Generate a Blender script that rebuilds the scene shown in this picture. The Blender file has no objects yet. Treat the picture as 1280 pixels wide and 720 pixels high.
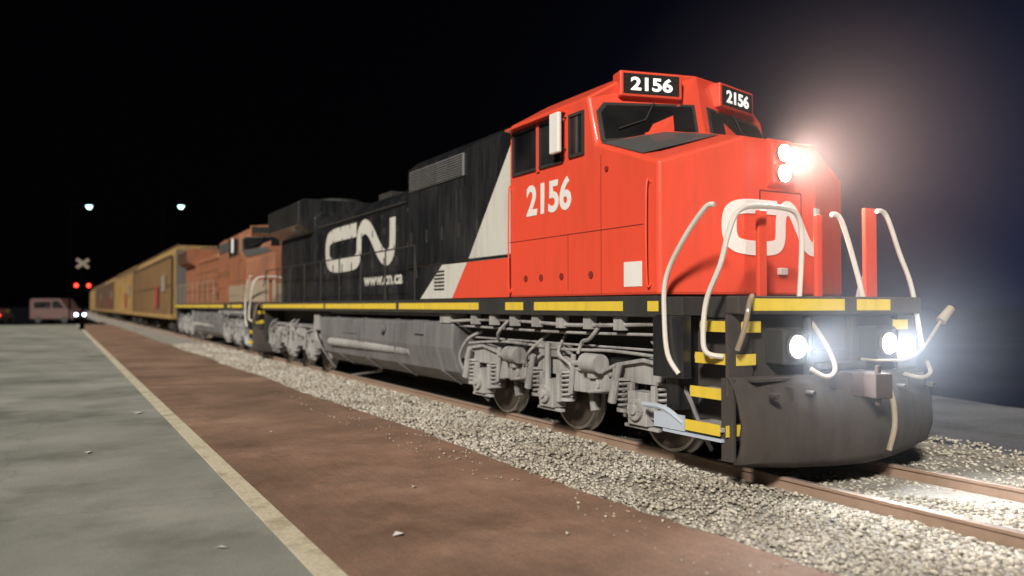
import bpy, bmesh, math, random
import numpy as np
from mathutils import Vector, Matrix
random.seed(7); np.random.seed(7)
scene=bpy.context.scene
COL=scene.collection
# ------------------------------------------------------------ materials
def newmat(name):
    m=bpy.data.materials.new(name); m.use_nodes=True
    nt=m.node_tree; b=nt.nodes["Principled BSDF"]
    return m,nt,b
def N(nt,t,**k):
    n=nt.nodes.new(t)
    for a,v in k.items(): setattr(n,a,v)
    return n
def ramp(nt,fac,stops):
    r=N(nt,"ShaderNodeValToRGB")
    els=r.color_ramp.elements
    els[0].position=stops[0][0]; els[0].color=(*stops[0][1],1)
    els[1].position=stops[-1][0]; els[1].color=(*stops[-1][1],1)
    for p,c in stops[1:-1]:
        e=els.new(p); e.color=(*c,1)
    nt.links.new(fac,r.inputs[0]); return r
def noise(nt,scale,detail=5,stretch=None,rough=.55):
    tc=N(nt,"ShaderNodeTexCoord"); n=N(nt,"ShaderNodeTexNoise")
    n.inputs["Scale"].default_value=scale; n.inputs["Detail"].default_value=detail
    n.inputs["Roughness"].default_value=rough
    if stretch:
        mp=N(nt,"ShaderNodeMapping"); mp.inputs["Scale"].default_value=stretch
        nt.links.new(tc.outputs["Object"],mp.inputs[0]); nt.links.new(mp.outputs[0],n.inputs[0])
    else: nt.links.new(tc.outputs["Object"],n.inputs[0])
    return n
def mixc(nt,fac,a,b,mode="MIX"):
    m=N(nt,"ShaderNodeMix",data_type="RGBA",blend_type=mode)
    if isinstance(fac,(int,float)): m.inputs[0].default_value=fac
    else: nt.links.new(fac,m.inputs[0])
    for i,v in ((6,a),(7,b)):
        if isinstance(v,tuple): m.inputs[i].default_value=(*v,1)
        else: nt.links.new(v,m.inputs[i])
    return m.outputs[2]
def paint(name,col,rough=.4,dirt=.35,dirtcol=(.12,.1,.085),coat=.15,metal=0,bump=.02):
    m,nt,b=newmat(name)
    n1=noise(nt,1.3,6,(1,1,.45)); n2=noise(nt,9,5,(1,1,.12))
    add=N(nt,"ShaderNodeMath",operation="MULTIPLY"); nt.links.new(n1.outputs[0],add.inputs[0]); nt.links.new(n2.outputs[0],add.inputs[1])
    r=ramp(nt,add.outputs[0],[(.2,(0,0,0)),(.5,(1,1,1))])
    ml=N(nt,"ShaderNodeMath",operation="MULTIPLY"); nt.links.new(r.outputs[0],ml.inputs[0]); ml.inputs[1].default_value=dirt
    c=mixc(nt,ml.outputs[0],col,dirtcol)
    nt.links.new(c,b.inputs["Base Color"])
    rr=N(nt,"ShaderNodeMapRange"); nt.links.new(n1.outputs[0],rr.inputs[0]); rr.inputs[3].default_value=rough-.1; rr.inputs[4].default_value=rough+.2
    nt.links.new(rr.outputs[0],b.inputs["Roughness"])
    b.inputs["Coat Weight"].default_value=coat; b.inputs["Metallic"].default_value=metal
    n3=noise(nt,2.2,3); bp=N(nt,"ShaderNodeBump"); bp.inputs["Strength"].default_value=.25; bp.inputs["Distance"].default_value=bump
    nt.links.new(n3.outputs[0],bp.inputs["Height"]); nt.links.new(bp.outputs[0],b.inputs["Normal"])
    return m
def emis(name,col,s):
    m,nt,b=newmat(name); b.inputs["Base Color"].default_value=(*col,1)
    b.inputs["Emission Color"].default_value=(*col,1); b.inputs["Emission Strength"].default_value=s
    return m
M={}
M['red']=paint('red_paint',(.86,.09,.045),.42,.3,(.4,.055,.035),.25)
M['orange']=paint('dimmed_orange_paint',(.30,.115,.055),.65,.7,(.1,.05,.035),.03)  # orange darkened to stand in for light fading along the train
M['black']=paint('black_paint',(.013,.014,.017),.3,.55,(.085,.082,.08),.35)
M['white']=paint('white_paint',(.66,.65,.6),.5,.5,(.33,.31,.28))
M['letter']=paint('white_lettering',(.85,.85,.83),.5,.2,(.5,.48,.45))
M['rail_w']=paint('handrail_paint',(.74,.71,.66),.45,.4,(.4,.33,.26))
M['yellow']=paint('yellow_paint',(.82,.6,.06),.5,.4,(.3,.22,.07))
M['cream']=paint('cream_paint',(.34,.27,.19),.6,.5,(.16,.11,.08))
M['frame']=paint('dusty_steel',(.38,.375,.37),.75,.9,(.06,.055,.05),0,0,.05)
M['tank']=paint('dusty_tank_paint',(.19,.192,.197),.5,.85,(.06,.057,.055),.08,0,.03)
M['plow']=paint('dirty_plow',(.06,.05,.045),.85,.8,(.025,.021,.02),.0,0,.04)
M['dark']=paint('dark_underframe',(.03,.029,.028),.7,.4,(.08,.075,.07),0)
M['pole']=paint('dark_pole',(.002,.002,.002),.9,.2,(.003,.003,.003),0)
M['pole'].node_tree.nodes["Principled BSDF"].inputs['Specular IOR Level'].default_value=0
M['gap']=paint('seam_shadow_gap',(.008,.008,.008),.8,.1)
M['redgap']=paint('red_seam',(.22,.02,.012),.7,.1)
M['wheel']=paint('wheel_steel',(.11,.085,.07),.5,.5,(.05,.035,.028),0,.5)
M['rust']=paint('rusty_casting',(.045,.028,.022),.85,.6,(.02,.015,.013),0)
M['tread']=paint('wheel_tread',(.5,.48,.45),.3,.2,(.2,.18,.15),0,.9)
M['antiglare']=paint('antiglare_paint',(.07,.072,.074),.8,.3)
M['rubber']=paint('rubber',(.03,.03,.03),.6,.3)
M['hose']=paint('dusty_hose',(.3,.25,.18),.7,.6,(.1,.08,.06))
M['steel']=paint('galvanised_steel',(.16,.15,.14),.5,.4,(.08,.07,.065),0,.3)
M['rackyel']=paint('dimmed_rack_yellow',(.36,.225,.075),.7,.75,(.1,.06,.035),0)  # rack colours darkened too, in place of light falloff down the train
M['rackdark']=paint('rack_brown',(.11,.06,.035),.7,.6,(.04,.03,.022),0)
M['carwhite']=paint('dimmed_panel',(.3,.26,.21),.6,.5,(.13,.11,.09))  # panel colours darkened to carry the weaker light at a distance
M['carred']=paint('dimmed_red_panel',(.35,.05,.035),.6,.5,(.12,.04,.03))
M['stepblue']=paint('step_plate',(.5,.57,.68),.5,.4,(.25,.27,.3))
M['tie']=paint('tie_wood',(.07,.05,.04),.9,.6,(.13,.11,.09),0,0,.05)
M['head']=emis('headlight_lens',(1,.93,.85),110)
M['ditch']=emis('ditch_light_lens',(.95,.97,1),110)
M['num']=emis('number_glass',(.9,.92,.9),.7)
M['redlamp']=emis('red_lamp',(1,.03,.02),9)
M['bluelamp']=emis('street_lamp_lens',(.45,.95,1),5)
M['carlamp']=emis('car_headlamp',(.6,.8,1),20)
M['vandim']=paint('dimmed_van_paint',(.11,.055,.05),.6,.5)  # white van, with the dim far light put into its colour
M['carpaint']=paint('car_paint',(.05,.01,.01),.4,.2)
def glassmat():
    m,nt,b=newmat('dark_glass'); n=noise(nt,1.2,3)
    r=ramp(nt,n.outputs[0],[(.35,(.006,.007,.008)),(.7,(.03,.03,.032))]); nt.links.new(r.outputs[0],b.inputs['Base Color'])
    b.inputs['Roughness'].default_value=.12; b.inputs['Coat Weight'].default_value=.3
    return m
M['glass']=glassmat()
# ------------------------------------------------------------ mesh builder
class B:
    def __init__(s): s.v=[]; s.f=[]
    def add(s,vs,fs):
        o=len(s.v); s.v+= [tuple(v) for v in vs]; s.f+=[tuple(i+o for i in f) for f in fs]
    def box(s,x0,x1,y0,y1,z0,z1):
        s.add([(x0,y0,z0),(x1,y0,z0),(x1,y1,z0),(x0,y1,z0),(x0,y0,z1),(x1,y0,z1),(x1,y1,z1),(x0,y1,z1)],
              [(0,3,2,1),(4,5,6,7),(0,1,5,4),(1,2,6,5),(2,3,7,6),(3,0,4,7)])
    def obox(s,c,ax,ay,az,hx,hy,hz):
        c=Vector(c); ax=Vector(ax).normalized()*hx; ay=Vector(ay).normalized()*hy; az=Vector(az).normalized()*hz
        vs=[c+ax*i+ay*j+az*k for k in(-1,1) for i,j in((-1,-1),(1,-1),(1,1),(-1,1))]
        s.add(vs,[(0,3,2,1),(4,5,6,7),(0,1,5,4),(1,2,6,5),(2,3,7,6),(3,0,4,7)])
    def prism_x(s,prof,x0,x1):
        n=len(prof); s.add([(x0,y,z) for y,z in prof]+[(x1,y,z) for y,z in prof],
          [tuple(range(n)),tuple(range(2*n-1,n-1,-1))]+[(i,i+n,(i+1)%n+n,(i+1)%n) for i in range(n)])
    def prism_y(s,prof,y0,y1):
        n=len(prof); s.add([(x,y0,z) for x,z in prof]+[(x,y1,z) for x,z in prof],
          [tuple(range(n)),tuple(range(2*n-1,n-1,-1))]+[(i,i+n,(i+1)%n+n,(i+1)%n) for i in range(n)])
    def prism_z(s,prof,z0,z1):
        n=len(prof); s.add([(x,y,z0) for x,y in prof]+[(x,y,z1) for x,y in prof],
          [tuple(range(n)),tuple(range(2*n-1,n-1,-1))]+[(i,i+n,(i+1)%n+n,(i+1)%n) for i in range(n)])
    def cyl(s,p0,p1,r,seg=16,r1=None):
        p0=Vector(p0);p1=Vector(p1); d=(p1-p0).normalized(); a=d.orthogonal().normalized(); b=d.cross(a); r1=r if r1 is None else r1
        vs=[];
        for p,rr in((p0,r),(p1,r1)):
            for i in range(seg):
                t=2*math.pi*i/seg; vs.append(p+a*math.cos(t)*rr+b*math.sin(t)*rr)
        s.add(vs,[tuple(range(seg-1,-1,-1)),tuple(range(seg,2*seg))]+[(i,(i+1)%seg,(i+1)%seg+seg,i+seg) for i in range(seg)])
    def tube(s,pts,r,seg=8,smooth=True):
        P=[Vector(p) for p in pts]
        if smooth and len(P)>2:
            Q=[]
            for i in range(len(P)-1):
                p0=P[max(i-1,0)];p1=P[i];p2=P[i+1];p3=P[min(i+2,len(P)-1)]
                for k in range(5):
                    t=k/5; Q.append(.5*((2*p1)+(p2-p0)*t+(2*p0-5*p1+4*p2-p3)*t*t+(3*p1-p0-3*p2+p3)*t**3))
            Q.append(P[-1]); P=Q
        n=len(P); vs=[]; prev=None
        for i,p in enumerate(P):
            d=(P[min(i+1,n-1)]-P[max(i-1,0)]).normalized()
            if prev is None: a=d.orthogonal().normalized()
            else:
                a=(prev-d*prev.dot(d)); a=a.normalized() if a.length>1e-5 else d.orthogonal().normalized()
            prev=a; b=d.cross(a)
            for k in range(seg):
                t=2*math.pi*k/seg; vs.append(p+a*math.cos(t)*r+b*math.sin(t)*r)
        fs=[tuple(range(seg-1,-1,-1)),tuple(range((n-1)*seg,n*seg))]
        for i in range(n-1):
            for k in range(seg): fs.append((i*seg+k,i*seg+(k+1)%seg,(i+1)*seg+(k+1)%seg,(i+1)*seg+k))
        s.add(vs,fs)
    def done(s,name,mat,parent=None,bevel=0,smooth=False):
        me=bpy.data.meshes.new(name); me.from_pydata(s.v,[],s.f); me.update()
        bm=bmesh.new(); bm.from_mesh(me); bmesh.ops.recalc_face_normals(bm,faces=bm.faces); bm.to_mesh(me); bm.free()
        o=bpy.data.objects.new(name,me); COL.objects.link(o)
        me.materials.append(M[mat] if isinstance(mat,str) else mat)
        if parent: o.parent=parent
        if smooth:
            for p in me.polygons: p.use_smooth=True
            try: me.set_sharp_from_angle(angle=math.radians(35))
            except Exception: pass
        if bevel:
            md=o.modifiers.new('bevel','BEVEL'); md.width=bevel; md.segments=2; md.limit_method='ANGLE'; md.angle_limit=math.radians(40)
        return o
def empty(name,loc):
    e=bpy.data.objects.new(name,None); e.location=loc; COL.objects.link(e); return e
def text(name,body,mat,parent,origin,right,up,height,width=None,bold=.02):
    c=bpy.data.curves.new(name,'FONT'); c.body=body; c.offset=bold; c.size=1; c.align_x='CENTER'; c.align_y='CENTER'; c.extrude=.004
    o=bpy.data.objects.new(name+'_c',c); COL.objects.link(o); bpy.context.view_layer.update()
    me=bpy.data.meshes.new_from_object(o.evaluated_get(bpy.context.evaluated_depsgraph_get()))
    bpy.data.objects.remove(o)
    xs=[v.co.x for v in me.vertices]; ys=[v.co.y for v in me.vertices]
    sy=height/(max(ys)-min(ys)); sx=(width/(max(xs)-min(xs))) if width else sy
    cx=(max(xs)+min(xs))/2; cy=(max(ys)+min(ys))/2
    R=Vector(right).normalized(); U=Vector(up).normalized(); Z=R.cross(U); O=Vector(origin)
    for v in me.vertices:
        x,y,z=v.co; v.co=O+R*(x-cx)*sx+U*(y-cy)*sy+Z*(z*.6)
    me.materials.clear(); me.materials.append(M[mat])
    ob=bpy.data.objects.new(name,me); COL.objects.link(ob); ob.parent=parent; return ob
def stroke(b,pts,width,mapf):
    P=[Vector((p[0],p[1])) for p in pts]
    for _ in range(3):
        R=[P[0]]
        for i in range(len(P)-1):
            R+= [P[i]*.78+P[i+1]*.22, P[i]*.22+P[i+1]*.78]
        R.append(P[-1]); P=R
    S=[P[0]]
    for i in range(len(P)-1):
        L=(P[i+1]-P[i]).length; k=max(1,int(L/(width*.25)))
        for j in range(1,k+1): S.append(P[i].lerp(P[i+1],j/k))
    vs=[];fs=[]
    for i,p in enumerate(S):
        d=(S[min(i+1,len(S)-1)]-S[max(i-1,0)]).normalized(); n=Vector((-d.y,d.x))
        for q in (-.5,-.25,0,.25,.5): vs.append(mapf(*(p+n*width*q)))
        if i: 
            for k in range(4): fs.append(((i-1)*5+k,(i-1)*5+k+1,i*5+k+1,i*5+k))
    b.add(vs,fs)
LOGO=[(.80,.94),(.14,.94),(.0,.80),(.0,.2),(.14,.0),(.74,.0),(.86,.16),(.86,.78),(.98,1.0),(1.12,.86),(1.36,.12),(1.5,0.0),(1.6,.2),(1.6,1.02)]
# ------------------------------------------------------------ trucks
def loco_truck(par,axles,tag):
    yc=axles[1]
    fr=B(); sp=B(); cy=B(); wh=B(); tr=B(); dk=B()
    top=[(-2.62,.84),(-2.5,1.02),(-2.0,1.08),(-1.5,1.0),(-1.15,.88),(-.5,.9),(-.2,1.04),(.2,1.04),(.5,.9),(1.15,.88),(1.5,1.0),(2.0,1.08),(2.5,1.02),(2.62,.84)]
    bot=[(2.62,.62),(2.35,.56),(2.28,.8),(1.72,.8),(1.62,.56),(1.3,.62),(.4,.58),(.28,.78),(-.28,.78),(-.4,.58),(-1.3,.62),(-1.62,.56),(-1.72,.8),(-2.28,.8),(-2.35,.56),(-2.62,.62)]
    prof=[(yc+a,z) for a,z in top]+[(yc+a,z) for a,z in bot]
    for s in(-1,1):
        x0,x1=sorted((s*1.08,s*1.2)); fr.prism_x(prof,x0,x1)
        for i in range(len(top)-1):
            (a,z),(c,w)=top[i],top[i+1]
            mid=Vector((s*1.17,yc+(a+c)/2,(z+w)/2)); d=Vector((0,c-a,w-z)); 
            fr.obox(mid,(1,0,0),d,Vector((1,0,0)).cross(d),.09,d.length/2+.005,.022)
        for ay in axles:
            x0,x1=sorted((s*1.1,s*1.32)); fr.box(x0,x1,ay-.17,ay+.17,.34,.72)
            fr.cyl((s*1.3,ay,.52),(s*1.37,ay,.52),.125,18); fr.cyl((s*1.36,ay,.52),(s*1.4,ay,.52),.06,12)
            for k in range(6):
                t=k*math.pi/3; fr.cyl((s*1.37,ay+.095*math.cos(t),.52+.095*math.sin(t)),(s*1.385,ay+.095*math.cos(t),.52+.095*math.sin(t)),.014,6)
            x0,x1=sorted((s*1.2,s*1.27)); fr.box(x0,x1,ay-.25,ay-.18,.42,.8); fr.box(x0,x1,ay+.18,ay+.25,.42,.8)
            fr.box(x0,x1,ay-.3,ay+.3,.29,.33)
            for off in(-.36,.36):
                pts=[(s*1.2+.085*math.cos(t),ay+off+.085*math.sin(t),.5+.028*t/ (2*math.pi)*2.2) for t in [i*math.pi/4 for i in range(41)]]
                sp.tube(pts,.018,6,False); sp.cyl((s*1.2,ay+off,.45),(s*1.2,ay+off,.49),.11,14); sp.cyl((s*1.2,ay+off,.82),(s*1.2,ay+off,.85),.11,14)
            cy.cyl((s*1.3,ay+.5,.62),(s*1.32,ay+.32,1.02),.04,10); cy.cyl((s*1.3,ay+.5,.55),(s*1.3,ay+.42,.82),.055,10)
            for r,a,b_,bb in((.51,.72,.83,tr),(.55,.69,.72,tr)): bb.cyl((s*a,ay,.51),(s*b_,ay,.51),r,40)
            wh.cyl((s*.825,ay,.51),(s*.84,ay,.51),.47,40); wh.cyl((s*.83,ay,.51),(s*.9,ay,.51),.14,20)
            for q in(-1,1):
                fr.obox((s*.95,ay+q*.6,.55),(1,0,0),(0,1,q*.2),(0,-q*.2,1),.05,.05,.22); 
                fr.obox((s*1.0,ay+q*.63,.78),(1,0,0),(0,1,0),(0,0,1),.03,.03,.2)
        for q in(-1,1):
            y=yc+q*1.0
            cy.cyl((s*1.28,y-.22,.99),(s*1.28,y+.12,.99),.12,16); cy.cyl((s*1.28,y+.12,.99),(s*1.28,y+.4,.96),.035,8)
            fr.box(*sorted((s*1.18,s*1.3)),y-.08,y+.05,.8,.92)
            fr.obox((s*1.28,y+.42,.82),(1,0,0),(0,1,.15),(0,-.15,1),.02,.035,.26)
            cy.cyl((s*1.24,y-.55,.7),(s*1.24,y+.1,.62),.022,8)
            fr.cyl((s*1.2,y,.72),(s*1.24,y,.72),.09,14)
        for a in(-2.45,-1.45,-.62,.62,1.45,2.45):
            fr.box(*sorted((s*1.19,s*1.25)),yc+a-.04,yc+a+.04,.6,1.0)
            fr.cyl((s*1.2,yc+a+.13,.86),(s*1.235,yc+a+.13,.86),.03,8)
        cy.tube([(s*1.25,yc-2.6,1.12),(s*1.27,yc-1.4,1.16),(s*1.26,yc-.3,1.13),(s*1.28,yc+1.2,1.17),(s*1.25,yc+2.5,1.1)],.02,8)
        cy.tube([(s*1.22,yc-2.5,1.2),(s*1.22,yc+2.5,1.2)],.015,6)
        for q in(-1,1):
            cy.tube([(s*1.2,yc+q*2.1,1.3),(s*1.3,yc+q*2.45,1.15),(s*1.28,yc+q*2.75,.8),(s*1.0,yc+q*2.7,.35),(s*.8,yc+q*2.62,.12)],.025,8)
            cy.tube([(s*1.1,yc+q*.2,1.35),(s*1.34,yc+q*.35,1.1),(s*1.3,yc+q*.55,.95),(s*1.26,yc+q*.6,.85)],.022,8)
        fr.obox((s*1.16,yc,1.12),(1,0,0),(0,1,0),(0,0,1),.1,.28,.07)
        cy.cyl((s*1.3,yc-.02,.6),(s*1.3,yc-.02,1.2),.045,10)
    for ay in axles:
        dk.cyl((-.8,ay,.51),(.8,ay,.51),.09,14); dk.box(-.6,.6,ay+.15,ay+.8,.3,.95)
    dk.box(-.9,.9,yc-2.5,yc+2.5,.78,1.15); dk.box(-.5,.5,yc-.6,yc+.6,1.1,1.6)
    fr.done('truck_frame_'+tag,'frame',par,.008); sp.done('truck_springs_'+tag,'frame',par,0,True); cy.done('truck_brake_gear_'+tag,'frame',par,0,True)
    wh.done('wheels_'+tag,'wheel',par,0,True); tr.done('wheel_treads_'+tag,'tread',par,0,True); dk.done('truck_core_'+tag,'dark',par)
# ------------------------------------------------------------ locomotive
def yfront(w):
    a=abs(w); return 6.35 if a<.57 else 6.35+(a-.57)*(.35/.91)
def locomotive(name,loc,lead):
    E=empty(name,loc)
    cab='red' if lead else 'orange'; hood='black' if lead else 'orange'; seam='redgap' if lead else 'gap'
    vs=[];fs=[]
    P={}
    def v(k,x,y,z): P[k]=len(vs); vs.append((x,y,z))
    for s,t in((-1,'L'),(1,'R')):
        v('A0'+t,1.48*s,6.70,1.82); v('A1'+t,1.48*s,6.70,3.27); v('B0'+t,.57*s,6.35,1.82); v('B1'+t,.57*s,6.35,3.57)
        v('C'+t,1.48*s,7.86,3.66); v('D'+t,.57*s,7.66,3.86); v('E'+t,1.48*s,8.02,4.27); v('G'+t,.85*s,7.84,4.63)
        v('ER'+t,1.48*s,9.97,4.27); v('GR'+t,.85*s,9.97,4.63); v('Z'+t,1.48*s,9.97,1.82)
    v('Dc',0,7.56,3.88); v('Gc',0,7.72,4.66); v('GRc',0,9.97,4.66)
    F=lambda *k: fs.append(tuple(P[i] for i in k))
    for t in 'LR':
        F('A0'+t,'A1'+t,'C'+t,'E'+t,'ER'+t,'Z'+t); F('A0'+t,'B0'+t,'B1'+t,'A1'+t); F('A1'+t,'B1'+t,'D'+t,'C'+t)
        F('C'+t,'D'+t,'Dc','Gc','G'+t,'E'+t); F('E'+t,'G'+t,'GR'+t,'ER'+t); F('G'+t,'Gc','GRc','GR'+t)
    F('B0L','B0R','B1R','B1L'); F('B1L','B1R','DR','Dc','DL'); F('ZL','ERL','GRL','GRc','GRR','ERR','ZR'); F('A0L','ZL','ZR','A0R','B0R','B0L')
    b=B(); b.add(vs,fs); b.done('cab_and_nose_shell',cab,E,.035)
    for s in(-1,1):
        b=B(); a1=Vector((1.48*s,6.70,3.27)); b1=Vector((.57*s,6.35,3.57)); d=Vector((.57*s,7.66,3.86)); c=Vector((1.48*s,7.86,3.66))
        def q(u,w): return (a1.lerp(b1,u)).lerp(c.lerp(d,u),w)+Vector((s*.002,-.001,.008))
        b.add([q(.06,.3),q(.97,.25),q(.97,.97),q(.06,.97)],[(0,1,2,3)]); b.done('antiglare_panel','antiglare',E)
    def onfront(s,u,z,off):
        y0=7.56+(z-3.88)*.205; y1=7.86+(z-3.66)*.262
        return Vector((s*(u*1.48),y0+(y1-y0)*u-off,z))
    for s in(-1,1):
        def panel(nm,mat,u0,u1,zb0,zb1,zt0,zt1,off,cut=0):
            b=B(); pts=[onfront(s,u0,zb0,off),onfront(s,u1,zb1,off)]
            if cut: pts+= [onfront(s,u1,zt1-cut,off),onfront(s,u1-cut*.6,zt1,off)]
            else: pts+=[onfront(s,u1,zt1,off)]
            pts+=[onfront(s,u0,zt0,off)]
            n=len(pts); back=[p+Vector((0,.06,0)) for p in pts]
            b.add(pts+back,[tuple(range(n)),tuple(range(2*n-1,n-1,-1))]+[(i,(i+1)%n,(i+1)%n+n,i+n) for i in range(n)])
            b.done(nm,mat,E,.006)
        panel('windshield_gasket','rubber',.07,.95,3.84,3.68,4.25,4.2,.03,.12)
        panel('windshield_glass','glass',.1,.92,3.88,3.72,4.22,4.165,.036,.1)
        b=B(); b.tube([onfront(s,.45,4.24,.06),onfront(s,.55,4.0,.06),onfront(s,.8,3.86,.06)],.01,6,False); b.done('wiper','rubber',E)
        c=onfront(s,.47,4.44,.02); r=(onfront(1,.9,4.3,0)-onfront(1,.1,4.3,0)); r=Vector((r.x,r.y*s,0)).normalized()
        nrm=Vector((r.y,-r.x,0)); 
        if nrm.y>0: nrm=-nrm
        b=B(); b.obox(c,r,(0,0,1),nrm,.42,.16,.12); b.done('number_board_housing',cab,E,.02)
        b=B(); b.obox(c+nrm*.12,r,(0,0,1),nrm,.375,.125,.004); b.done('number_board_face','gap',E)
        if lead: text('number_board_digits','2156','num',E,c+nrm*.13,r,(0,0,1),.17,.56,.03)
    for s in(-1,1):
        X=s*1.48
        def sb(nm,mat,y0,y1,z0,z1,t0,t1,bev=.006):
            b=B(); b.box(*sorted((X+s*t0,X+s*t1)),y0,y1,z0,z1); return b.done(nm,mat,E,bev)
        def win(y0,y1,z0,z1):
            g=B(); w=.035
            g.box(*sorted((X-s*.01,X+s*.028)),y0-w,y1+w,z1,z1+w); g.box(*sorted((X-s*.01,X+s*.028)),y0-w,y1+w,z0-w,z0)
            g.box(*sorted((X-s*.01,X+s*.026)),y0-w,y0,z0,z1); g.box(*sorted((X-s*.01,X+s*.026)),y1,y1+w,z0,z1)
            g.done('window_frame','rubber',E); sb('window_glass','glass',y0,y1,z0,z1,-.01,.006,0)
        win(8.12,8.38,3.6,4.08); win(8.6,9.12,3.57,4.12); win(9.2,9.82,3.57,4.12)
        sb('window_divider',cab,9.125,9.195,3.5,4.15,.0,.03)
        sb('window_awning',cab,8.5,9.9,4.17,4.2,0,.12)
        b=B(); b.box(*sorted((X+s*.1,X+s*.16)),8.44,8.66,3.64,4.16); b.done('mirror','letter',E,.02)
        b=B(); b.tube([(X,8.5,4.1),(X+s*.12,8.5,4.12)],.012); b.tube([(X,8.5,3.7),(X+s*.12,8.5,3.7)],.012); b.done('mirror_bracket','rubber',E)
        for (y0,y1,z0,z1) in ((6.95,9.96,2.6,2.612),(8.45,8.46,1.9,2.6),(7.74,7.75,1.85,3.5)):
            sb('seam',seam,y0,y1,z0,z1,0,.002,0)
        for yy in (7.95,8.6,9.1,9.5): 
            b=B(); b.cyl((X,yy,2.08),(X+s*.012,yy,2.08),.045,14); b.done('jacking_plug',seam,E,0,True)
        b=B(); b.cyl((X,7.62,3.32),(X+s*.02,7.62,3.32),.03,10); b.done('latch',seam,E,0,True)
        sb('placard','letter',6.98,7.3,1.92,2.2,0,.006,0)
        b=B(); b.tube([(X,6.82,1.95),(X+s*.05,6.84,2.0),(X+s*.05,6.84,3.0),(X,6.82,3.05)],.012); b.done('grab_iron',cab,E,0,True)
        b=B(); b.tube([(X,9.9,1.95),(X+s*.05,9.9,2.0),(X+s*.05,9.9,3.3),(X,9.9,3.35)],.012); b.done('grab_iron',cab,E,0,True)
        if lead: text('cab_number','2156','letter',E,(X+s*.004,8.93,3.14),(0,s,0),(0,0,1),.43,1.1,.03)
    b=B(); b.cyl((.0,9.0,4.66),(.0,9.0,4.78),.16,18); b.box(-.5,-.3,8.5,9.2,4.6,4.72); b.done('roof_antenna','dark',E,.01)
    b=B(); 
    for x in(-.33,.33): b.box(x-.008,x+.008,6.344,6.352,1.9,2.98)
    b.box(-.33,.33,6.344,6.352,2.98,2.995); b.done('nose_door_seam',seam,E)
    b=B(); b.prism_x([(6.36,3.02),(6.27,3.07),(6.27,3.53),(6.36,3.59)],-.22,.16); b.done('headlight_housing',cab,E,.02)
    for z in(3.18,3.41):
        b=B(); b.cyl((-.05,6.28,z),(-.05,6.245,z),.105,24,.1); b.done('headlight_bezel','steel',E,0,True)
        b=B(); b.cyl((-.05,6.25,z),(-.05,6.235,z),.088,24); b.done('headlight_lens','head' if lead else 'dark',E,0,True)
    b=B()
    b.box(-.06,.06,6.3,6.36,2.05,2.13); b.done('door_handle','letter',E,.01)
    if lead:
        b=B(); mp=lambda x,z:(x,yfront(x)-.013,z)
        stroke(b,[(-.74+u*.84,2.34+w*.49) for u,w in LOGO],.16,mp); b.done('nose_logo','letter',E)
    else:
        b=B()
        b.box(-1.49,-1.481,6.75,9.95,1.85,2.45); b.box(-.57,.57,6.34,6.349,1.85,2.5); b.add([(-1.485,6.685,1.85),(-.575,6.335,1.85),(-.575,6.335,2.6),(-1.485,6.685,2.6)],[(0,1,2,3)]); b.done('cream_stripe','cream',E)
    def hoodprof(w,z): return [(-w,1.82),(-w,z-.16),(-w+.2,z),(w-.2,z),(w,z-.16),(w,1.82)]
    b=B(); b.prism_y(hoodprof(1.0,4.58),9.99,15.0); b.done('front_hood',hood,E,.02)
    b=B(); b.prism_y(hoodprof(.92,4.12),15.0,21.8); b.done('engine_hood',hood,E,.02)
    b=B(); b.prism_y(hoodprof(.98,4.3),21.8,25.6)
    b.prism_y([(-1.0,3.75),(-1.42,3.95),(-1.42,4.55),(-1.25,4.66),(1.25,4.66),(1.42,4.55),(1.42,3.95),(1.0,3.75)],21.9,25.5)
    b.done('radiator_section',hood,E,.02)
    b=B(); b.box(-1.47,1.47,9.99,13.3,1.82,2.4); b.done('equipment_box',hood,E,.012)
    b=B(); b.box(-.55,.55,11,14.5,4.58,4.66); b.box(-.3,.3,17.8,18.6,4.12,4.42); b.box(-.4,.4,16,17,4.12,4.25)
    for y in(22.7,24.4): b.cyl((0,y,4.66),(0,y,4.74),.7,24)
    b.done('roof_fittings','dark',E,.01)
    d=B(); h=B(); g=B(); lv=B()
    for s in(-1,1):
        y=15.1
        while y<21.6:
            d.box(*sorted((s*.92,s*.94)),y+.02,y+.70,1.95,3.72); 
            h.box(*sorted((s*.94,s*.965)),y+.62,y+.65,2.55,2.75); h.box(*sorted((s*.94,s*.96)),y+.62,y+.65,3.25,3.4)
            for zz in(2.1,2.9,3.6): h.box(*sorted((s*.94,s*.955)),y+.03,y+.06,zz,zz+.1)
            y+=.74
        for y in(11.3,12.0,12.7,13.4,14.15):
            d.box(*sorted((s*1.0,s*1.018)),y+.02,y+.66,2.5,3.75); h.box(*sorted((s*1.018,s*1.04)),y+.58,y+.61,2.9,3.15)
        for y in(22.0,22.8,23.6,24.4): d.box(*sorted((s*.98,s*1.0)),y+.02,y+.74,1.95,3.6)
        x=s*1.0; g.box(*sorted((x,x+s*.03)),12.4,14.85,3.96,4.36)
        for k in range(9): lv.box(*sorted((x+s*.03,x+s*.04)),12.45,14.8,3.98+k*.042,3.995+k*.042)
        for k in range(10): lv.box(*sorted((s*1.42,s*1.44)),22.0,25.4,4.0+k*.055,4.02+k*.055)
        for k in range(6): lv.box(*sorted((s*1.47,s*1.495)),12.2,12.6,1.98+k*.06,2.0+k*.06)
    d.done('hood_doors',hood,E,.008); h.done('door_latches','dark' if lead else 'black',E); g.done('intake_panels','tank',E,.01); lv.done('louvres','dark',E)
    b=B(); b.cyl((-.93,15.2,3.85),(-.93,21.6,3.85),.05,10); b.cyl((-1.03,10.5,2.48),(-1.03,14.9,2.48),.03,8); b.done('hood_conduit',hood,E,0,True)
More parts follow.
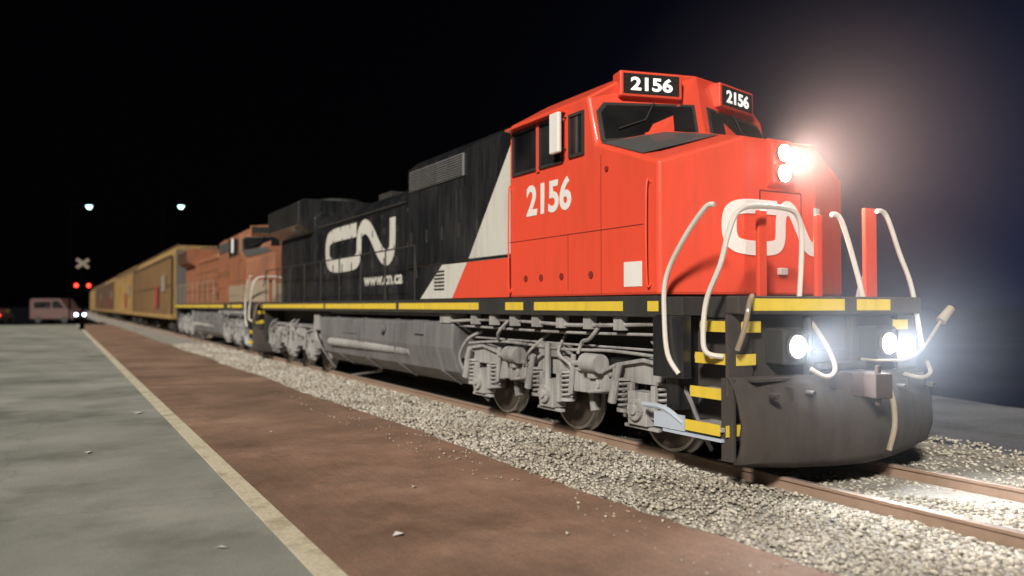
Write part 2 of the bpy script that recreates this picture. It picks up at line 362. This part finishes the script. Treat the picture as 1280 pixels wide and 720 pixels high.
    if lead:
        for s in(-1,1):
            x=s*1.021; b=B(); b.add([(x,9.99,2.41),(x,9.99,4.40),(x,10.58,4.40),(x,12.30,2.41)],[(0,1,2,3)])
            x=s*1.476; b.add([(x,11.35,2.395),(x,12.30,2.395),(x,13.22,1.83),(x,11.9,1.83)],[(0,1,2,3)]); b.done('white_slash','white',E)
            b=B(); b.add([(x,9.98,1.83),(x,9.98,2.395),(x,11.345,2.395),(x,11.895,1.83)],[(0,1,2,3)]); b.done('red_lower_panel','red',E)
            b=B(); x=s*.948
            mp=(lambda u,z:(x,18.35-u,z)) if s<0 else (lambda u,z:(x,18.35+u,z))
            stroke(b,[(-2.35+u*2.95,2.72+w*.85) for u,w in LOGO],.34,mp); b.done('hood_logo','white',E)
            text('hood_lettering','www.cn.ca','white',E,(s*.948,16.6,2.26),(0,s,0),(0,0,1),.2,2.4,.03)
    # ---------------- underframe
    b=B(); b.box(-1.5,1.5,6.72,26.0,1.58,1.815); b.box(-1.15,1.15,5.75,6.72,1.58,1.8); b.box(-1.5,-1.15,6.3,6.72,1.6,1.8)
    b.box(1.15,1.5,6.3,6.72,1.6,1.8); b.box(-.9,.9,6.5,25.5,1.2,1.58); b.done('underframe','dark',E,.01)
    b=B()
    for s in(-1,1):
        for y0,y1 in((6.68,6.86),(7.3,9.25),(9.55,10.05),(10.9,14.2),(14.35,19),(19.15,25.8)):
            b.box(*sorted((s*1.5,s*1.506)),y0,y1,1.645,1.755)
    b.done('sill_stripe','yellow',E)
    b=B(); b.box(-1.5,-1.38,6.3,6.78,.95,1.6); b.box(1.38,1.5,6.3,6.78,.95,1.6); b.box(-1.38,1.38,6.5,6.7,.6,1.58); b.done('step_well_panel','black',E,.01)
    b=B(); tp=[(-1.05,1.5),(-1.4,1.42),(-1.42,1.0),(-1.3,.6),(-.95,.36),(.95,.36),(1.3,.6),(1.42,1.0),(1.4,1.42),(1.05,1.5)]
    b.prism_y(tp,12.05,19.7); b.done('fuel_tank','tank',E,.04)
    b=B()
    for y in(12.6,14.6,16.5,18.4): b.prism_y([(-1.06,1.52),(-1.42,1.44),(-1.45,1.0),(-1.32,.58),(-.96,.33),(-.9,.4),(-1.2,1.4)],y,y+.05)
    b.box(-1.46,-1.3,13.2,13.6,1.2,1.45); b.cyl((-1.42,15.2,1.25),(-1.5,15.2,1.25),.09,14); b.box(-1.44,-1.4,16.9,17.9,1.1,1.3)
    b.cyl((-1.2,12.4,1.55),(-1.2,19.4,1.55),.04,8); b.done('tank_straps','tank',E,.006)
    b=B(); b.cyl((-1.3,14.0,.86),(-1.38,18.9,.86),.1,16); b.done('air_reservoir','frame',E,0,True)
    b=B(); b.box(-1.42,-1.1,12.1,12.5,1.42,1.57); b.box(-1.35,-1.1,20,20.5,1.1,1.5)
    for k in range(7): b.box(-1.45,-1.35,7.4+k*.62,7.55+k*.62,1.42,1.575)
    b.tube([(-1.38,6.9,1.5),(-1.4,8.5,1.46),(-1.36,10.5,1.5),(-1.4,12.1,1.45)],.025); b.tube([(-1.3,6.9,1.38),(-1.34,9,1.36),(-1.3,12,1.38)],.018)
    b.tube([(-1.36,7.9,1.5),(-1.4,8.1,1.3),(-1.3,8.4,1.25),(-1.3,8.5,1.1)],.025); b.tube([(-1.36,10.2,1.5),(-1.42,10.4,1.32),(-1.32,10.6,1.2)],.025)
    b.done('underframe_piping','frame',E,0,True)
    loco_truck(E,[7.28,9.25,11.25],'front'); loco_truck(E,[21.05,23.05,25.05],'rear')
    # ---------------- pilot and plow
    b=B(); b.box(-1.12,1.12,5.76,5.9,.6,1.6); b.box(-1.12,-1.06,5.9,6.5,.5,1.6); b.box(1.06,1.12,5.9,6.5,.5,1.6)
    b.box(-1.47,-1.12,5.70,5.74,.8,1.62); b.box(1.12,1.47,5.70,5.74,.8,1.62); b.box(-1.42,1.42,5.6,5.78,1.62,1.8)
    b.box(-.28,.28,5.70,5.76,.7,1.25); b.box(-.36,-.3,5.66,5.76,.6,1.6); b.box(.3,.36,5.66,5.76,.6,1.6); b.done('pilot_plate','plow',E,.02)
    b=B(); b.box(-1.24,.1,5.592,5.599,1.655,1.775); b.box(.3,.85,5.592,5.599,1.655,1.775); b.done('anticlimber_stripe','yellow',E)
    b=B(); rows=10; cols=33; g2=[]
    for i in range(rows+1):
        t=i/rows; z=.13+.87*t
        for j in range(cols):
            x=-1.46+2.92*j/(cols-1); curve=.13*(2*t-1)**2-.08
            v=abs(x)/1.46; y=5.34+.3*v**1.25+curve+.06*t
            zz=z+ (.08*(v**3) if i==0 else 0)
            if i==rows and abs(x)<.42: zz-=.18
            if i==rows-1 and abs(x)<.42: zz-=.12
            g2.append((x+.006*math.sin(i*3+j),y-.04+.008*math.sin(j*1.3+i*2.1),zz))
    fs=[(i*cols+j,i*cols+j+1,(i+1)*cols+j+1,(i+1)*cols+j) for i in range(rows) for j in range(cols-1)]
    b.add(g2,fs); o=b.done('snow_plow','plow',E,0,True); md=o.modifiers.new('s','SOLIDIFY'); md.thickness=.035; md.offset=-1
    b=B(); b.box(-1.46,-1.42,5.64,5.8,.2,1.0); b.box(1.42,1.46,5.64,5.8,.2,1.0)
    for x in(-.9,-.45,.45,.9): b.box(x-.015,x+.015,5.42,5.76,.3,.92)
    b.box(-1.3,-.45,5.5,5.75,.97,1.0); b.box(.45,1.3,5.5,5.75,.97,1.0)
    for x in(-1.2,-.7,.7,1.2): b.cyl((x,5.42,.85),(x,5.32,.85),.03,8)
    b.done('plow_braces','plow',E,.005)
    b=B(); b.prism_z([(-.22,5.76),(-.17,5.3),(-.1,5.22),(-.16,5.05),(-.02,4.96),(.06,5.1),(.02,5.2),(.13,5.15),(.17,5.25),(.2,5.76)],.80,1.04); b.box(-.26,.26,5.45,5.69,1.05,1.12); b.cyl((-.05,5.1,.72),(-.05,5.1,1.12),.03,8); b.done('coupler','rust',E,.02)
    for x in(-.73,.68):
        b=B(); b.box(x-.17,x+.17,5.52,5.77,1.12,1.48); b.done('ditch_light_housing','dark',E,.02)
        b=B(); b.cyl((x,5.52,1.3),(x,5.49,1.3),.125,24,.12); b.done('ditch_light_bezel','steel',E,0,True)
        b=B(); b.cyl((x,5.5,1.3),(x,5.475,1.3),.1,24); b.done('ditch_light_lens','ditch' if lead else 'dark',E,0,True)
    b=B(); b.tube([(-.3,5.7,1.55),(-.3,5.5,1.3),(-.35,5.36,1.08),(-.48,5.36,1.0),(-.6,5.45,1.08)],.024)
    b.tube([(.2,5.6,1.05),(.28,5.25,.9),(.26,5.14,.55),(.22,5.18,.25)],.028); b.tube([(.9,5.6,1.0),(1.05,5.4,.93),(1.25,5.4,.97),(1.35,5.5,1.08)],.022)
    b.tube([(-1.24,5.6,1.8),(-1.36,5.52,1.72),(-1.42,5.52,1.5),(-1.44,5.6,1.28)],.026)
    b.done('brake_hoses','hose',E,0,True)
    b=B(); b.tube([(.3,5.55,1.14),(.6,5.5,1.12),(1.15,5.5,1.16),(1.55,5.45,1.55)],.016); b.cyl((1.53,5.45,1.53),(1.68,5.42,1.68),.055,12,.045); b.done('uncoupling_lever','hose',E,0,True)
    b=B(); st=B()
    for s in(-1,1):
        for k,z in enumerate((.5,.84,1.18,1.5)):
            w=1.5-.07*k; st.box(*sorted((s*1.08,s*w)),5.75,6.28,z-.02,z+.02); b.box(*sorted((s*w,s*(w+.01))),5.77,6.26,z-.06,z+.05)
            b.box(*sorted((s*(w-.26),s*w)),5.688,5.696,z-.06,z+.05)
    b.done('step_edges','yellow',E); st.done('step_treads','frame',E)
    b=B(); b.box(-1.5,-1.12,5.76,6.62,.38,.41); b.box(-1.51,-1.49,6.28,6.75,.42,.58); b.tube([(-1.49,6.3,.5),(-1.49,6.6,.62),(-1.45,7.0,.62)],.03); b.done('step_base_plate','stepblue',E)
    b=B(); r=.027
    b.tube([(-1.47,5.86,2.70),(-1.5,5.96,2.68),(-1.53,6.25,2.38),(-1.53,6.52,2.0),(-1.53,6.55,1.6),(-1.53,6.5,1.2),(-1.5,6.36,1.0)],r)
    b.tube([(-.46,5.7,1.8),(-.42,5.7,2.35),(-.46,5.7,2.6),(-.62,5.7,2.69),(-1.1,5.68,2.69),(-1.34,5.68,2.62),(-1.45,5.7,2.4),(-1.48,5.78,2.1),(-1.5,5.95,1.76),(-1.52,5.98,1.4),(-1.5,5.95,1.24),(-1.38,5.85,1.2)],r)
    b.tube([(.85,5.75,2.76),(1.0,5.74,2.72),(1.2,5.72,2.3),(1.36,5.68,1.9),(1.44,5.62,1.25)],r)
    b.tube([(1.53,6.35,2.2),(1.53,6.52,1.8),(1.53,6.5,1.2),(1.5,6.36,1.0)],r)
    b.tube([(.1,5.75,2.68),(.22,5.72,2.62),(.40,5.68,2.1),(.48,5.66,1.8)],r)
    b.done('front_handrails','rail_w',E,0,True)
    b=B()
    for x,w in((-.85,.06),(0,.045),(.85,.1)): b.box(x-w,x+w,5.82,5.87,1.8,2.8 if w>.09 else 2.68)
    b.done('railing_posts',cab,E,.012)
    b=B()
    for s in(-1,1):
        for y in [13.5+i*1.5 for i in range(9)]: b.cyl((s*1.47,y,1.6),(s*1.47,y,2.8),.016,8)
        b.tube([(s*1.47,13.4,2.2),(s*1.47,13.5,2.8),(s*1.47,25.4,2.8),(s*1.47,25.9,2.3)],.016,8,False)
    b.done('walkway_handrails','dark' if lead else 'cream',E,0,True)
    b=B(); b.box(-.2,.2,26.0,26.95,.74,1.0); b.box(-1.4,1.4,25.9,26.05,.6,1.8); b.done('rear_coupler','dark',E,.02)
    return E
locomotive('diesel_locomotive',(7.08,0,0),True)
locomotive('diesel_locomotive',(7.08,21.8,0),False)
# ------------------------------------------------------------ autoracks
def autorack(y0,kind):
    E=empty('autorack_railcar',(7.08,y0,0)); L=27.2
    pm='rackyel' if kind!=1 else 'steel'
    b=B(); b.prism_y([(-1.4,1.2),(-1.4,4.6),(-1.05,5.25),(1.05,5.25),(1.4,4.6),(1.4,1.2)],.5,L-.5); b.done('body',pm if kind!=2 else 'rackdark',E,.02)
    b=B(); b.box(-1.5,1.5,0.2,L-.2,.95,1.22); b.done('deck_sill','rackyel',E,.02)
    b=B(); 
    for s in(-1,1):
        n=18
        for i in range(n+1):
            y=.5+(L-1)*i/n; b.box(*sorted((s*1.4,s*1.5)),y-.06,y+.06,1.22,4.65)
        b.box(*sorted((s*1.4,s*1.49)),.5,L-.5,4.55,4.7); b.box(*sorted((s*1.4,s*1.47)),.5,L-.5,2.85,2.97)
        b.box(*sorted((s*1.05,s*1.12)),.5,L-.5,5.2,5.3)
    b.done('posts_and_rails','rackdark' if kind!=2 else 'rackyel',E,.01)
    b=B()
    for s in(-1,1):
        for i in range(18):
            y=.5+(L-1)*i/18
            for k in range(5): b.box(*sorted((s*1.4,s*1.43)),y+.2+k*.25,y+.3+k*.25,1.3,4.5)
    b.done('corrugation',pm,E)
    b=B(); b.box(-1.512,-1.502,3,5.2,2.6,3.6); b.done('reporting_panel','carwhite',E)
    b=B(); b.box(-1.512,-1.502,7,9.0,1.6,3.0); b.done('red_panel','carred',E)
    b=B(); b.box(-1.2,1.2,.44,.5,1.3,5.0); b.done('end_doors','steel',E)
    w=B(); f=B()
    for c in(2.6,L-2.6):
        for a in(-.9,.9):
            for s in(-1,1): w.cyl((s*.7,c+a,.46),(s*.83,c+a,.46),.46,24); f.box(*sorted((s*1.0,s*1.2)),c+a-.15,c+a+.15,.3,.62)
        for s in(-1,1): f.prism_x([(c-1.2,.5),(c-.5,.8),(c+.5,.8),(c+1.2,.5),(c+.6,.35),(c-.6,.35)],*sorted((s*1.0,s*1.15)))
        f.box(-1,1,c-.3,c+.3,.5,.95)
    w.done('wheels','wheel',E,0,True); f.done('truck_frames','dark',E)
    b=B(); b.box(-.15,.15,-.85,.5,.75,1.0); b.box(-.15,.15,L-.5,L+.45,.75,1.0); b.done('couplers','dark',E)
for i,k in enumerate((0,2,0,1,2)): autorack(49.6+i*28.1,k)
# ------------------------------------------------------------ ground
def groundmat(name,stops,scale,bump=.02,bscale=40,rough=.85,stain=None,brick=False,spec=.3,crack=False):
    m,nt,b=newmat(name)
    n=noise(nt,scale,9,None,.62); r=ramp(nt,n.outputs[0],stops); c=r.outputs[0]
    n2=noise(nt,bscale,4,None,.7)
    r2=ramp(nt,n2.outputs[0],[(.3,(.72,.72,.72)),(.7,(1.15,1.15,1.15))]); c=mixc(nt,1.0,c,r2.outputs[0],"MULTIPLY")
    if stain:
        n3=noise(nt,stain,8,None,.65); r3=ramp(nt,n3.outputs[0],[(.5,(1,1,1)),(.66,(.5,.48,.46))]); c=mixc(nt,.75,c,r3.outputs[0],"MULTIPLY")
    if crack:
        tc=N(nt,"ShaderNodeTexCoord"); vo=N(nt,"ShaderNodeTexVoronoi",feature='DISTANCE_TO_EDGE'); vo.inputs['Scale'].default_value=.22
        nw=noise(nt,1.5,5); wv=N(nt,"ShaderNodeVectorMath",operation='ADD'); nt.links.new(tc.outputs['Object'],wv.inputs[0]); nt.links.new(nw.outputs[1],wv.inputs[1]); nt.links.new(wv.outputs[0],vo.inputs['Vector'])
        r4=ramp(nt,vo.outputs['Distance'],[(.0,(.6,.6,.6)),(.006,(1,1,1))]); c=mixc(nt,.4,c,r4.outputs[0],"MULTIPLY")
    h=n2.outputs[0]
    if brick:
        tc=N(nt,"ShaderNodeTexCoord"); mp=N(nt,"ShaderNodeMapping"); nt.links.new(tc.outputs["Object"],mp.inputs[0]); mp.inputs['Rotation'].default_value=(0,0,math.pi/2)
        br=N(nt,"ShaderNodeTexBrick"); nt.links.new(mp.outputs[0],br.inputs[0]); br.inputs['Scale'].default_value=1
        br.inputs['Brick Width'].default_value=.2; br.inputs['Row Height'].default_value=.1; br.inputs['Mortar Size'].default_value=.006; br.inputs['Mortar Smooth'].default_value=.5
        br.inputs['Color1'].default_value=(1.08,1.0,.95,1); br.inputs['Color2'].default_value=(.9,.88,.88,1); br.inputs['Mortar'].default_value=(.8,.8,.8,1)
        c=mixc(nt,.7,c,br.outputs[0],"MULTIPLY")
    nt.links.new(c,b.inputs['Base Color']); b.inputs['Roughness'].default_value=rough; b.inputs['Specular IOR Level'].default_value=spec
    bp=N(nt,"ShaderNodeBump"); bp.inputs['Strength'].default_value=.6; bp.inputs['Distance'].default_value=bump
    nt.links.new(h,bp.inputs['Height']); nt.links.new(bp.outputs[0],b.inputs['Normal'])
    return m
M['asph']=groundmat('worn_pavement',[(.28,(.22,.235,.21)),(.5,(.34,.355,.32)),(.75,(.49,.50,.46))],.4,.006,60,.8,.45,crack=True)
M['brick']=groundmat('brick_pavers',[(.3,(.2,.135,.095)),(.5,(.31,.205,.15)),(.75,(.5,.345,.26))],.45,.006,45,.8,.55,True)
M['linep']=groundmat('platform_line_paint',[(.35,(.5,.44,.31)),(.5,(.72,.66,.5)),(.8,(.8,.75,.6))],3,.005,30)
M['ballsheet']=groundmat('ballast_bed',[(.3,(.3,.28,.245)),(.7,(.48,.455,.41))],3,.05,22,.95)
M['pale']=groundmat('pale_gravel',[(.3,(.13,.14,.165)),(.7,(.24,.25,.28))],.8,.03,25,.95,.3)
M['grass']=groundmat('unlit_ground',[(.3,(.004,.0045,.006)),(.7,(.01,.011,.014))],.3,.05,8,1,None,False,0)  # near-black: the lack of light on far ground is put into its colour
M['glowfield']=groundmat('skyglow_tinted_ground',[(.3,(.012,.0155,.036)),(.7,(.022,.027,.054))],.12,.02,8,1,None,False,0)  # blue sky glow put into the ground colour to blend away the horizon
def sheet(name,x0,x1,y0,y1,z,mat,thick=0):
    b=B()
    if thick: b.box(x0,x1,y0,y1,z-thick,z)
    else: b.add([(x0,y0,z),(x1,y0,z),(x1,y1,z),(x0,y1,z)],[(0,1,2,3)])
    return b.done(name,mat)
sheet('ground',-900,900,-300,1500,-.24,'grass')
sheet('skyglow_field',14.0,900,-290,700,-.225,'glowfield')
sheet('asphalt_pavement',-14,1.42,-6,84,0,'asph',.22)
b=B(); pts=[]; y=-6
while y<84:
    pts.append((4.27+random.uniform(-.035,.035)+.05*math.sin(y*.7),y)); y+=.22 if y<25 else 1.5
prof=[(1.6,-6)]+pts+[(4.27,84),(1.6,84)]
b.prism_z(prof,-.22,-.004); b.done('brick_platform','brick')
sheet('platform_edge_line',1.42,1.6,-6,84,.006,'linep',.2)
sheet('ballast_bed',4.1,10.2,-8,320,-.13,'ballsheet',.1)
b=B(); pts=[]; y=-6
while y<200: pts.append((15.5+random.uniform(-.5,.5),y)); y+=1.2 if y<30 else 6
b.prism_z([(10.2,-6)]+pts+[(10.2,200)],-.23,-.15); b.done('gravel_yard','pale')
sheet('crossing_road',-60,4.1,88,97,-.03,'grass',.1)
b=B()
for c in(7.08-.76,7.08+.76):
    b.prism_y([(c-.07,-.17),(c-.07,-.155),(c-.012,-.13),(c-.012,-.045),(c-.037,-.03),(c-.037,-.004),(c-.03,0),(c+.03,0),(c+.037,-.004),(c+.037,-.03),(c+.012,-.045),(c+.012,-.13),(c+.07,-.155),(c+.07,-.17)],-8,320)
M['rail']=paint('rail_steel',(.36,.25,.19),.5,.5,(.18,.12,.085),0,.1)
M['railtop']=paint('rail_head_polish',(.62,.56,.5),.32,.2,(.35,.3,.25),0,.7)
R=empty('railroad_track',(0,0,0)); b.done('rails','rail',R)
b=B()
for c in(7.08-.76,7.08+.76): b.box(c-.026,c+.026,-8,320,-.002,.002)
b.done('polished_head','railtop',R)
b=B(); p=B(); y=-5
while y<70:
    b.box(5.8+random.uniform(-.03,.03),8.36+random.uniform(-.03,.03),y,y+.23,-.3,-.165)
    for c in(6.32,7.84):
        p.box(c-.17,c+.17,y+.03,y+.2,-.165,-.155)
        for q in(-.1,.1): p.cyl((c+q,y+.06,-.155),(c+q,y+.06,-.12),.016,6)
    y+=.54
b.done('ties','tie',R,.01); p.done('tie_plates','rail',R)
m,nt,bs=newmat('ballast_stone'); ge=N(nt,"ShaderNodeNewGeometry")
r=ramp(nt,ge.outputs['Random Per Island'],[(0,(.3,.275,.24)),(.3,(.46,.435,.385)),(.7,(.6,.57,.51)),(1,(.7,.67,.61))]); nz=noise(nt,30,3)
r2=ramp(nt,nz.outputs[0],[(.3,(.75,.75,.75)),(.7,(1.1,1.1,1.1))]); nb=noise(nt,.8,4); r3=ramp(nt,nb.outputs[0],[(.35,(.72,.68,.62)),(.65,(1.08,1.07,1.05))])
nt.links.new(mixc(nt,1.0,mixc(nt,1.0,r.outputs[0],r2.outputs[0],"MULTIPLY"),r3.outputs[0],"MULTIPLY"),bs.inputs['Base Color']); bs.inputs['Roughness'].default_value=.95
M['stone']=m
bm=bmesh.new(); bmesh.ops.create_icosphere(bm,subdivisions=1,radius=1); bv=np.array([v.co[:] for v in bm.verts]); bf=np.array([[v.index for v in f.verts] for f in bm.faces]); bm.free()
def stones(name,n,xf,ymin,ymax,smin,smax,z0,grow=.002,par=None):
    V=[];Fc=[]
    for i in range(n):
        u=random.random(); y=ymin+(ymax-ymin)*u**1.7
        x=random.uniform(*xf); s=random.uniform(smin,smax)*(1+max(0,y-6)*grow*18)
        sc=np.array([s*random.uniform(.7,1.3),s*random.uniform(.7,1.3),s*random.uniform(.4,.8)])
        vv=bv*sc*np.random.uniform(.78,1.2,(len(bv),1))
        a=random.uniform(0,6.28); t=random.uniform(-.5,.5); ca,sa=math.cos(a),math.sin(a); ct,stt=math.cos(t),math.sin(t)
        Rm=np.array([[ca,-sa,0],[sa,ca,0],[0,0,1]])@np.array([[1,0,0],[0,ct,-stt],[0,stt,ct]])
        V.append(vv@Rm.T+np.array([x,y,z0+random.uniform(-.01,.014)+.02*math.sin(x*5+y*2.3)*math.sin(y*1.7)]))
        Fc.append(bf+i*len(bv))
    V=np.concatenate(V); Fc=np.concatenate(Fc)
    me=bpy.data.meshes.new(name); me.vertices.add(len(V)); me.vertices.foreach_set('co',V.ravel()); me.loops.add(Fc.size); me.loops.foreach_set('vertex_index',Fc.ravel().astype(np.int32))
    me.polygons.add(len(Fc)); me.polygons.foreach_set('loop_start',(np.arange(len(Fc))*3).astype(np.int32)); me.polygons.foreach_set('loop_total',np.full(len(Fc),3,dtype=np.int32)); me.update(calc_edges=True); me.validate()
    me.materials.append(M['stone']); o=bpy.data.objects.new(name,me); COL.objects.link(o)
    if par: o.parent=par
    return o
BG=empty('ballast_stones',(0,0,0))
stones('shoulder_stones',26000,(4.22,6.22),1.2,40,.013,.026,-.105,.004,BG)
stones('centre_stones',6000,(6.42,7.74),1.5,12,.016,.028,-.135,.0,BG)
stones('far_stones',7000,(7.94,10.6),2,22,.016,.03,-.12,.002,BG)
stones('loose_stones',420,(3.6,4.35),1.5,16,.006,.016,-.002,0,BG)
b=B()
for x,y,s in((2.2,5.6,.05),(1.0,5.9,.05),(1.1,14,.12),(2.9,7,.03),(.3,10.5,.07),(3.3,5,.02),(-.6,9,.03),(2.5,11,.04)):
    a=random.uniform(0,3); c_,s_=math.cos(a)*s,math.sin(a)*s
    b.add([(x-c_,y-s_,.012),(x+s_*.6,y-c_*.6,.02),(x+c_,y+s_,.014),(x-s_*.6,y+c_*.6,.03)],[(0,1,2,3)])
b.done('paper_litter','letter')
# ------------------------------------------------------------ street lamps
def street_lamp(x,y,h):
    E=empty('street_lamp',(x,y,0)); b=B(); b.cyl((0,0,-.2),(0,0,h),.1,12,.05); b.tube([(0,0,h-.1),(0,0,h+.1),(.4,-.2,h+.25),(1.3,-.5,h+.2)],.04); b.cyl((0,0,-.2),(0,0,.4),.2,12,.16)
    b.done('pole_and_arm','pole',E,0,True)
    b=B(); b.obox((1.6,-.6,h+.2),(1,-.35,0),(.35,1,0),(0,0,1),.4,.17,.06); b.done('luminaire','pole',E,.03)
    b=B(); b.cyl((1.6,-.6,h+.14),(1.6,-.6,h-.12),.3,16,.14); b.done('lens','bluelamp',E,0,True)
    l=bpy.data.lights.new('lamp','POINT'); l.energy=150; l.color=(1,.8,.5); l.shadow_soft_size=.3; o=bpy.data.objects.new('lamp_light',l); o.location=(1.6,-.7,h-.4); COL.objects.link(o); o.parent=E
street_lamp(8.9,86.5,11.6); street_lamp(.9,91,11.6)
E=empty('crossing_signal',(1.45,66,0)); b=B(); b.cyl((0,0,0),(0,0,4.9),.06,12); b.cyl((0,0,0),(0,0,.6),.2,10,.12); b.box(-.55,.55,-.04,.04,3.15,3.25); b.done('mast','pole',E,0,True)
b=B()
for q in(-1,1): b.obox((0,-.1-.015*q,4.8),(1,0,q*.8),(0,1,0),(-q*.8,0,1),.5,.012,.11)
b.done('crossbuck','carwhite',E)
for x in(-.4,.4):
    b=B(); b.cyl((x,-.06,3.2),(x,-.1,3.2),.26,20); b.done('target','pole',E); b=B(); b.cyl((x,-.1,3.2),(x,-.16,3.2),.12,16); b.done('red_lens','redlamp',E)
def car(name,loc,rot,mat,van,lamp,nose):
    E=empty(name,loc); E.rotation_euler=(0,0,rot)
    if van: prof=[(-2.5,.4),(-2.5,2.3),(-2.3,2.45),(.9,2.45),(1.7,1.45),(2.4,1.2),(2.5,.8),(2.5,.4)]
    else: prof=[(-2.2,.4),(-2.25,.9),(-1.9,1.0),(-1.3,1.42),(.3,1.42),(1.0,.98),(2.1,.85),(2.25,.6),(2.2,.4)]
    b=B(); b.v=[(x,-.9,z) for x,z in prof]+[(x,.9,z) for x,z in prof]; n=len(prof)
    b.f=[tuple(range(n)),tuple(range(2*n-1,n-1,-1))]+[(i,i+n,(i+1)%n+n,(i+1)%n) for i in range(n)]
    b.done('body',mat,E,.06)
    b=B(); 
    if van: b.prism_y([(.1,1.5),(.1,2.2),(.85,2.25),(1.45,1.5)],-.91,.91); b.prism_y([(-2.0,1.5),(-2.0,2.15),(-.1,2.15),(-.1,1.5)],-.908,.908)
    else: b.prism_y([(-1.5,1.02),(-1.15,1.34),(.2,1.34),(.75,1.0)],-.91,.91)
    b.done('side_windows','glass',E,.01)
    b=B()
    for x in(-1.5,1.5):
        for s in(-1,1): b.cyl((x,s*.7,.34),(x,s*.93,.34),.34,20)
    b.done('wheels','rubber',E,0,True)
    b=B()
    for s in(-1,1):
        if nose>0: b.box(2.42,2.56,s*.55-.16,s*.55+.16,.75,.95)
        else: b.box(-2.3,-2.2,s*.6-.1,s*.6+.1,.75,.85)
    b.done('lamps',lamp,E)
car('parked_van',(-.1,93,0),math.radians(-40),'vandim',True,'carlamp',1)
car('parked_car',(-5.4,97,0),math.radians(80),'carpaint',False,'redlamp',-1)
# ------------------------------------------------------------ lights
def light(name,loc,e,col,r,spot):
    l=bpy.data.lights.new(name,'SPOT'); l.energy=e; l.color=col; l.shadow_soft_size=r
    l.spot_size=math.radians(spot); l.spot_blend=1
    o=bpy.data.objects.new(name,l); o.location=loc; COL.objects.link(o); o.rotation_euler=(math.radians(84),0,math.pi)
    return o
light('headlight_beam',(7.03,6.2,3.3),800,(1,.76,.66),.09,174)
for x in(6.35,7.76): light('ditch_light_beam',(x,5.44,1.3),420,(.9,.95,1),.08,174)
station_light=bpy.data.lights.new('station_light','SUN'); station_light.energy=4.3; station_light.angle=math.radians(7); station_light.color=(1,.93,.82)  # directional light standing in for unseen station lamps
so=bpy.data.objects.new('station_light',station_light); COL.objects.link(so)
d=Vector((.68,.54,-.52)).normalized(); so.rotation_euler=d.to_track_quat('-Z','Y').to_euler()
# added scatter volumes shaped into glare halos round headlights and ditch lights
def halo_volume(loc,sc,den,col,p):
    bm=bmesh.new(); bmesh.ops.create_icosphere(bm,subdivisions=4,radius=1); me=bpy.data.meshes.new('lamp_halo_volume'); bm.to_mesh(me); bm.free()
    o=bpy.data.objects.new('lamp_halo_volume',me); COL.objects.link(o); o.location=loc; o.scale=sc
    m=bpy.data.materials.new('lamp_halo_volume'); m.use_nodes=True; nt=m.node_tree; nt.nodes.clear(); out=N(nt,'ShaderNodeOutputMaterial'); vsn=N(nt,'ShaderNodeVolumeScatter')
    tc=N(nt,'ShaderNodeTexCoord'); ln=N(nt,'ShaderNodeVectorMath',operation='LENGTH'); nt.links.new(tc.outputs['Object'],ln.inputs[0])
    mr=N(nt,'ShaderNodeMapRange'); nt.links.new(ln.outputs['Value'],mr.inputs[0]); mr.inputs[1].default_value=0; mr.inputs[2].default_value=1; mr.inputs[3].default_value=1; mr.inputs[4].default_value=0
    pw=N(nt,'ShaderNodeMath',operation='POWER'); nt.links.new(mr.outputs[0],pw.inputs[0]); pw.inputs[1].default_value=p
    mu=N(nt,'ShaderNodeMath',operation='MULTIPLY'); nt.links.new(pw.outputs[0],mu.inputs[0]); mu.inputs[1].default_value=den
    nt.links.new(mu.outputs[0],vsn.inputs['Density'])
    vsn.inputs['Color'].default_value=(*col,1); nt.links.new(vsn.outputs[0],out.inputs['Volume']); me.materials.append(m)
halo_volume((7.25,6.0,3.4),(2.8,2.5,2.4),.065,(1,.85,.85),1.8)
halo_volume((7.2,5.3,1.35),(2.9,1.5,1.5),.085,(.8,.88,1),1.8)
# world
w=bpy.data.worlds.new('World'); scene.world=w; w.use_nodes=True; nt=w.node_tree; bg=nt.nodes['Background']
sky=N(nt,'ShaderNodeTexSky',sky_type='NISHITA'); sky.sun_disc=False; sky.sun_elevation=math.radians(1); sky.sun_rotation=math.radians(234)
tc=N(nt,'ShaderNodeTexCoord'); dp=N(nt,'ShaderNodeVectorMath',operation='DOT_PRODUCT'); nt.links.new(tc.outputs['Generated'],dp.inputs[0]); dp.inputs[1].default_value=Vector((.88,.47,.04)).normalized()
mx=N(nt,'ShaderNodeMath',operation='MAXIMUM'); nt.links.new(dp.outputs['Value'],mx.inputs[0]); mx.inputs[1].default_value=0
pw=N(nt,'ShaderNodeMath',operation='POWER'); nt.links.new(mx.outputs[0],pw.inputs[0]); pw.inputs[1].default_value=20
glow=mixc(nt,pw.outputs[0],(.0004,.0004,.0008),(.014,.017,.040))  # one-sided navy glow painted into the sky in place of headlight flare
sc=N(nt,'ShaderNodeVectorMath',operation='SCALE'); nt.links.new(sky.outputs[0],sc.inputs[0]); sc.inputs['Scale'].default_value=.0003
ad=N(nt,'ShaderNodeVectorMath',operation='ADD'); nt.links.new(glow,ad.inputs[0]); nt.links.new(sc.outputs[0],ad.inputs[1]); nt.links.new(ad.outputs[0],bg.inputs[0]); bg.inputs[1].default_value=1
# camera
cam=bpy.data.cameras.new('camera'); co=bpy.data.objects.new('camera',cam); COL.objects.link(co); scene.camera=co
cam.sensor_width=36; cam.lens=36*1000/1280; cam.clip_end=3000; cam.clip_start=.05
cam.dof.use_dof=True; cam.dof.focus_distance=8.6; cam.dof.aperture_fstop=.6
co.location=(0,0,1.7); co.rotation_euler=(math.radians(90+1.3),0,math.radians(-29.5))
scene.view_settings.view_transform='Standard'; scene.view_settings.look='None'; scene.view_settings.exposure=0
